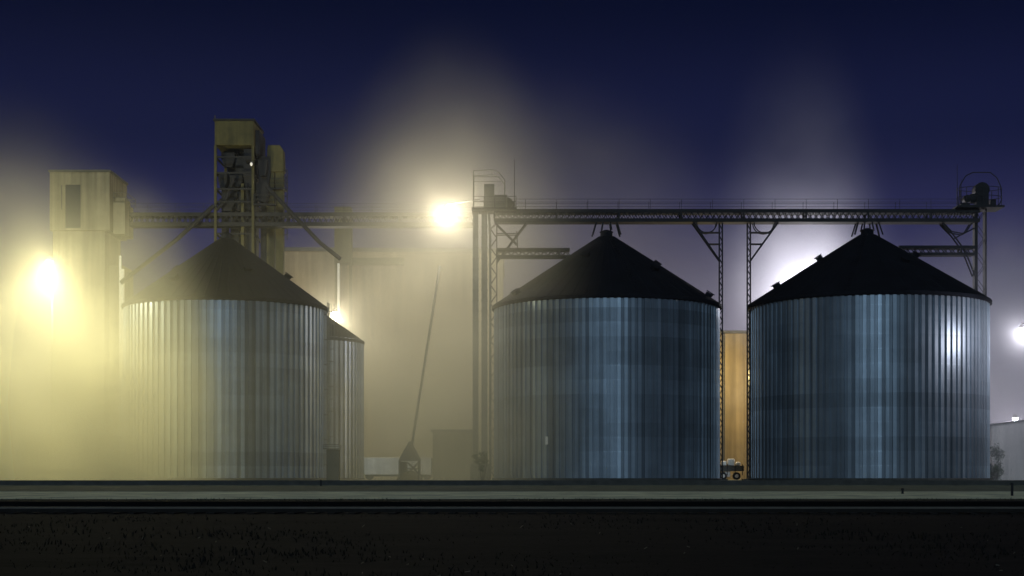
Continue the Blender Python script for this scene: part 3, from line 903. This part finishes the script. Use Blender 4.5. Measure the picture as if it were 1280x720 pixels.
rnd = random.Random(12)
bm = BM()
for k in range(45):  # pale stubble bits, coloured to act as small glints
    y = rnd.uniform(20, 42); x = rnd.uniform(-1, 1) * 0.36 * y; z = ground_z(y) + 0.09; a = rnd.uniform(0, 3.14)
    s_ = rnd.uniform(.02, .06); d = Vector((math.cos(a), math.sin(a), rnd.uniform(-.5, .9))).normalized()
    tube(bm, Vector((x, y, z)) - d * s_, Vector((x, y, z)) + d * s_, 0.006, 0.004, 5)
tag(build('field_glints', bm, M['straw']), 'few pale straw bits set as glints in the dark field', 'straw', kind='stuff')


# ------------------------------------------------------------------ lamps (only the ones that burn in the photograph)
def light(name, kind, loc, power, col, parent, aim=(0, 0, -1), size=60, blend=0.6, radius=0.25):
    ld = bpy.data.lights.new(name, kind)
    ld.energy = power; ld.color = col
    ld.shadow_soft_size = radius
    if kind == 'SPOT':
        ld.spot_size = R(size); ld.spot_blend = blend
    o = bpy.data.objects.new(name, ld)
    COL.objects.link(o)
    o.parent = parent
    o.location = loc
    o.rotation_euler = Vector(aim).to_track_quat('-Z', 'Y').to_euler()
    return o


def floodlight(label, px, py, y, col, omni, spot=0, size=70, blend=0.7, aim=(0, 0, -1), arm=None, lens=0.32, em=60, zb=1.45):
    x, z = wx(px, y), wz(py, y)
    t = thing('floodlight', label, 'floodlight', (x, y, zb), 'burning floodlights around the yard')
    h = z - zb
    bm = BM()
    if arm is None:
        tube(bm, (0, 0.7, -0.2), (0, 0.7, h + 0.55), 0.17, 0.09, n=10)
        tube(bm, (0, 0.75, h + 0.5), (0, 0.0, h + 0.5), 0.06, n=8)
        build('pole', bm, M['grey'], t)
    else:
        path(bm, [(0, 0, h + 0.5)] + [(a[0], a[1], h + a[2]) for a in arm], 0.07, 8)
        build('arm', bm, M['grey'], t)
    bm = BM(); lathe(bm, [(lens * 1.15, h + 0.06), (lens * 1.1, h + 0.28), (lens * 0.5, h + 0.5), (0.08, h + 0.56)], 16)
    hd = build('lamp_head', bm, M['grey'], t)
    bm = BM(); lathe(bm, [(lens * 0.5, h - lens * .8), (lens * 0.9, h - lens * 0.35), (lens, h + 0.055)], 16)
    build('lens', bm, emitter('lamp_lens', col, em), hd, smooth=True)
    ls = h - lens - 0.3
    light('lamp_light', 'POINT', (0, -0.35, ls), omni, col, t)
    if spot:
        light('lamp_beam', 'SPOT', (0, -0.3, ls - 0.1), spot, col, t, aim, size, blend)
    return t


YEL = (1.0, 0.93, 0.56)
WARM = (1.0, 0.90, 0.73)
WHI = (0.96, 0.93, 1.0)
floodlight('brilliant yellow floodlight on a mast in the dust cloud below the elevator house', 62, 328, 140, YEL, 18000, 31000, 140, 1.0, (0.0, -0.3, -1))
floodlight('brilliant floodlight on a long arm beside the pale bucket elevator', 558, 262, 149.5, WARM, 9500, 0, 74, 1.0, (0.02, -0.15, -1),
           arm=((3.3, -2.2, 0.6),))
floodlight('small warm floodlight glowing just above the roof of the smaller silo', 419, 391, 184, WARM, 6000, 0)
floodlight('cool white floodlight hidden behind the roof of the far right silo', 1008, 353, 180, WHI, 20000, 0)
floodlight('cool white floodlight at the right edge above the metal shed', 1279, 411, 135.5, WHI, 2000, 0, arm=((2.5, 0.6, 0.6), (2.5, 0.6, -9.5)))
floodlight('small white floodlight glowing over the metal shed roof', 1269, 523, 182, WHI, 6000, 0)
# wall lamps washing the warehouse and a bulb on the head tower
tl = thing('wall_lamp', 'amber wall lamp on the warehouse front hidden by the dusty-flanked silo', 'wall lamp', (wx(888, wy), wy - 0.125, 13.0))
bm = BM(); tube(bm, (0, 0.0, 0.1), (0, -0.9, 0.5), 0.05); lathe(bm, [(0.3, 0.30), (0.28, 0.45), (0.1, 0.6)], 14, 0, -0.9); build('lamp_head', bm, M['grey'], tl)
bm = BM(); lathe(bm, [(0.1, 0.15), (0.24, 0.22), (0.26, 0.295)], 14, 0, -0.9); build('lens', bm, emitter('amber_lens', (1, .62, .2), 30), tl)
light('lamp_light', 'POINT', (-0.3, -7.0, 0.0), 4200, (1.0, 0.74, 0.28), tl)
tb = thing('bulkhead_lamp', 'tiny white bulb burning on the right column of the olive-topped head tower', 'lamp', (wx(314, 162.4), 162.6, wz(205, 162.4)))
bm = BM(); box(bm, -0.12, 0.12, 0.02, 0.3, -0.1, 0.35); build('bracket', bm, M['grey'], tb)
bm = BM(); lathe(bm, [(0.05, -0.2), (0.14, -0.05), (0.12, 0.1), (0.05, 0.18)], 12, 0, -0.14); build('bulb', bm, emitter('bulb_glass', (1, .92, .75), 0.5), tb)

# ------------------------------------------------------------------ air: one even haze box, and the dust and mist lit by the lamps
def vol_mat(name, col, dens, aniso, falloff=None, nscale=0.12, ncontrast=0.5, top=24, topf=1.0):
    m = bpy.data.materials.new(name); m.use_nodes = True
    nt = m.node_tree; N = nt.nodes; L = nt.links
    N.remove(N['Principled BSDF'])
    pv = N.new('ShaderNodeVolumePrincipled')
    pv.inputs['Color'].default_value = (*col, 1)
    pv.inputs['Density'].default_value = dens
    pv.inputs['Anisotropy'].default_value = aniso
    L.new(pv.outputs[0], N['Material Output'].inputs['Volume'])
    if falloff:
        tc = N.new('ShaderNodeTexCoord'); ln = N.new('ShaderNodeVectorMath'); ln.operation = 'LENGTH'
        L.new(tc.outputs['Object'], ln.inputs[0])
        mr = N.new('ShaderNodeMapRange'); mr.interpolation_type = 'SMOOTHSTEP'
        mr.inputs['From Min'].default_value = falloff; mr.inputs['From Max'].default_value = 0.99
        mr.inputs['To Min'].default_value = 1; mr.inputs['To Max'].default_value = 0
        L.new(ln.outputs['Value'], mr.inputs['Value'])
        ge = N.new('ShaderNodeNewGeometry'); nz = N.new('ShaderNodeTexNoise'); nz.inputs['Scale'].default_value = nscale; nz.inputs['Detail'].default_value = 2
        L.new(ge.outputs['Position'], nz.inputs['Vector'])
        nr = N.new('ShaderNodeMapRange'); nr.inputs['From Min'].default_value = 0.3; nr.inputs['From Max'].default_value = 0.7
        nr.inputs['To Min'].default_value = 1 - ncontrast; nr.inputs['To Max'].default_value = 1 + ncontrast
        L.new(nz.outputs['Fac'], nr.inputs['Value'])
        m1 = N.new('ShaderNodeMath'); m1.operation = 'MULTIPLY'; L.new(mr.outputs['Result'], m1.inputs[0]); L.new(nr.outputs['Result'], m1.inputs[1])
        m2 = N.new('ShaderNodeMath'); m2.operation = 'MULTIPLY'; m2.inputs[1].default_value = dens
        sz = N.new('ShaderNodeSeparateXYZ'); L.new(ge.outputs['Position'], sz.inputs[0])
        hz = N.new('ShaderNodeMapRange'); hz.inputs['From Min'].default_value = 2; hz.inputs['From Max'].default_value = top
        hz.inputs['To Min'].default_value = 1; hz.inputs['To Max'].default_value = topf
        L.new(sz.outputs['Z'], hz.inputs['Value'])
        m3 = N.new('ShaderNodeMath'); m3.operation = 'MULTIPLY'; L.new(m1.outputs[0], m3.inputs[0]); L.new(hz.outputs['Result'], m3.inputs[1])
        L.new(m3.outputs[0], m2.inputs[0]); L.new(m2.outputs[0], pv.inputs['Density'])
    return m


bm = BM(); box(bm, -700, 700, -20, 1490, -1.2, 44)
tag(build('haze', bm, vol_mat('night_haze', (0.80, 0.85, 1.0), 0.00016, 0.2)), 'thin night haze over the whole grain yard', 'haze', kind='stuff')


def cloud(kind_, label, c, s, dens, col, aniso=0.2, fall=0.15, ns=0.12, nc=0.5, top=24, topf=1.0):
    name = 'haze'
    bm = BM(); bmesh.ops.create_icosphere(bm, subdivisions=3, radius=1.0)
    o = build(name, bm, vol_mat(name + '_volume', col, dens, aniso, fall, ns, nc, top, topf))
    o.location = c; o.scale = s
    tag(o, label, 'haze', kind='stuff')
    return o


DUST = (0.95, 0.92, 0.74)
cloud('dust_cloud', 'thick yellow-lit grain dust hiding the left side of the yard', (-43.5, 126, 0), (23.5, 27, 36), 0.15, DUST, ns=0.09, nc=0.75, top=21, topf=0.17)
cloud('dust_cloud', 'tan grain dust column under the lamp beside the pale bucket elevator', (-5.5, 142, 8), (16.5, 22, 38), 0.048, DUST, ns=0.09, nc=0.75, top=26, topf=0.7)
cloud('dust_cloud', 'tan dust hanging before the huge storage building', (-15, 186, 8), (24, 12, 31), 0.08, DUST, fall=0.05)
cloud('dust_cloud', 'dense dust swirling against the left flank of the left silo', (-32.5, 128, 8), (9.5, 9, 21), 0.11, DUST, fall=0.05, ns=0.14, nc=0.6)
cloud('dust_cloud', 'faint tan dust veil drifting in front of the left silo', (-24, 130, 8), (17, 15, 22), 0.010, DUST, fall=0.02)
cloud('dust_cloud', 'thin dusty glow spreading round the high lamp', (-3, 165, 24), (34, 26, 25), 0.012, DUST, fall=0.02)
cloud('mist', 'white glowing mist rising behind the far right silo', (wx(1000, 178), 178, 18), (13, 12, 41), 0.024, (0.95, 0.95, 1.0), fall=0.02)
cloud('mist', 'lavender mist bank low behind the two blue silos', (36, 207, 0), (64, 36, 42), 0.055, (0.95, 0.90, 1.0), fall=0.02)
cloud('mist', 'pale mist round the white lamp above the metal shed', (50, 150, 8), (20, 18, 24), 0.06, (0.95, 0.95, 1.0), fall=0.02)

cloud('mist', 'soft white bloom of mist at the lamp on the right edge', (wx(1279, 135.5), 135.5, wz(411, 135.5)), (4.5, 4.5, 5), 0.035, (0.95, 0.95, 1.0), fall=0.02, nc=0.1)

# ------------------------------------------------------------------ sky and dusk light
w = bpy.data.worlds.new('World'); scene.world = w; w.use_nodes = True
nt = w.node_tree; N = nt.nodes; L = nt.links
SKY = [(0.0, (0.62, 0.58, 1.30)), (1.0, (0.006, 0.010, 0.06)), (0.07, (0.50, 0.48, 1.15)), (0.15, (0.21, 0.22, 0.78)), (0.22, (0.06, 0.085, 0.40)), (0.31, (0.014, 0.030, 0.18))]
bg = N['Background']
sky = N.new('ShaderNodeTexSky'); sky.sky_type = 'NISHITA'; sky.sun_disc = False
SUN_EL, SUN_AZ = R(-4.0), R(188)
sky.sun_elevation = SUN_EL; sky.sun_rotation = SUN_AZ
sky.dust_density = 1.0; sky.ozone_density = 4.0
tc = N.new('ShaderNodeTexCoord'); sp = N.new('ShaderNodeSeparateXYZ'); L.new(tc.outputs['Generated'], sp.inputs[0])
rp = N.new('ShaderNodeValToRGB'); cr = rp.color_ramp; cr.interpolation = 'EASE'
for i, (pos, c) in enumerate(SKY):
    e = cr.elements[i] if i < 2 else cr.elements.new(pos)
    e.position = pos; e.color = (*c, 1)
L.new(sp.outputs['Z'], rp.inputs['Fac'])
mm = N.new('ShaderNodeMix'); mm.data_type = 'RGBA'; mm.blend_type = 'ADD'; mm.inputs['Factor'].default_value = 1
dim = N.new('ShaderNodeMix'); dim.data_type = 'RGBA'; dim.blend_type = 'MULTIPLY'; dim.inputs['Factor'].default_value = 1
dim.inputs['B'].default_value = (0.03, 0.03, 0.05, 1)
L.new(sky.outputs[0], dim.inputs['A'])
L.new(dim.outputs['Result'], mm.inputs['A']); L.new(rp.outputs['Color'], mm.inputs['B'])
yr = N.new('ShaderNodeMapRange'); yr.inputs['From Min'].default_value = -1; yr.inputs['To Min'].default_value = 0.25   # the glow lies beyond the yard
L.new(sp.outputs['Y'], yr.inputs['Value'])
ym = N.new('ShaderNodeMix'); ym.data_type = 'RGBA'; ym.blend_type = 'MULTIPLY'; ym.inputs['Factor'].default_value = 1
L.new(mm.outputs['Result'], ym.inputs['A']); L.new(yr.outputs['Result'], ym.inputs['B'])
L.new(ym.outputs['Result'], bg.inputs['Color'])
bg.inputs['Strength'].default_value = 0.1

sun = bpy.data.lights.new('dusk_sun', 'SUN'); sun.energy = 0.72; sun.angle = R(5); sun.color = (0.56, 0.80, 1.0)
so = bpy.data.objects.new('dusk_sun', sun); COL.objects.link(so)
el, az = R(20), R(183)      # the last glow, low behind the camera
d = Vector((math.sin(az) * math.cos(el), math.cos(az) * math.cos(el), math.sin(el)))
so.rotation_euler = (-d).to_track_quat('-Z', 'Y').to_euler()

# ------------------------------------------------------------------ camera and render settings
cd = bpy.data.cameras.new('camera'); co = bpy.data.objects.new('camera', cd); COL.objects.link(co)
co.location = (0, 0, CZ); co.rotation_euler = (R(90), 0, 0)
cd.sensor_width = 36; cd.lens = F / 1280 * 36; cd.shift_y = (HY - 360) / 1280
cd.clip_end = 5000
scene.camera = co
scene.view_settings.view_transform = 'Standard'; scene.view_settings.look = 'None'; scene.view_settings.gamma = 1
scene.view_settings.use_curve_mapping = False
scene.view_settings.exposure = 0
cy = scene.cycles
cy.use_denoising = True
cy.volume_bounces = 3
cy.max_bounces = 5; cy.diffuse_bounces = 2; cy.glossy_bounces = 2
cy.volume_step_rate = 2.0; cy.volume_max_steps = 64
cy.sample_clamp_indirect = 4
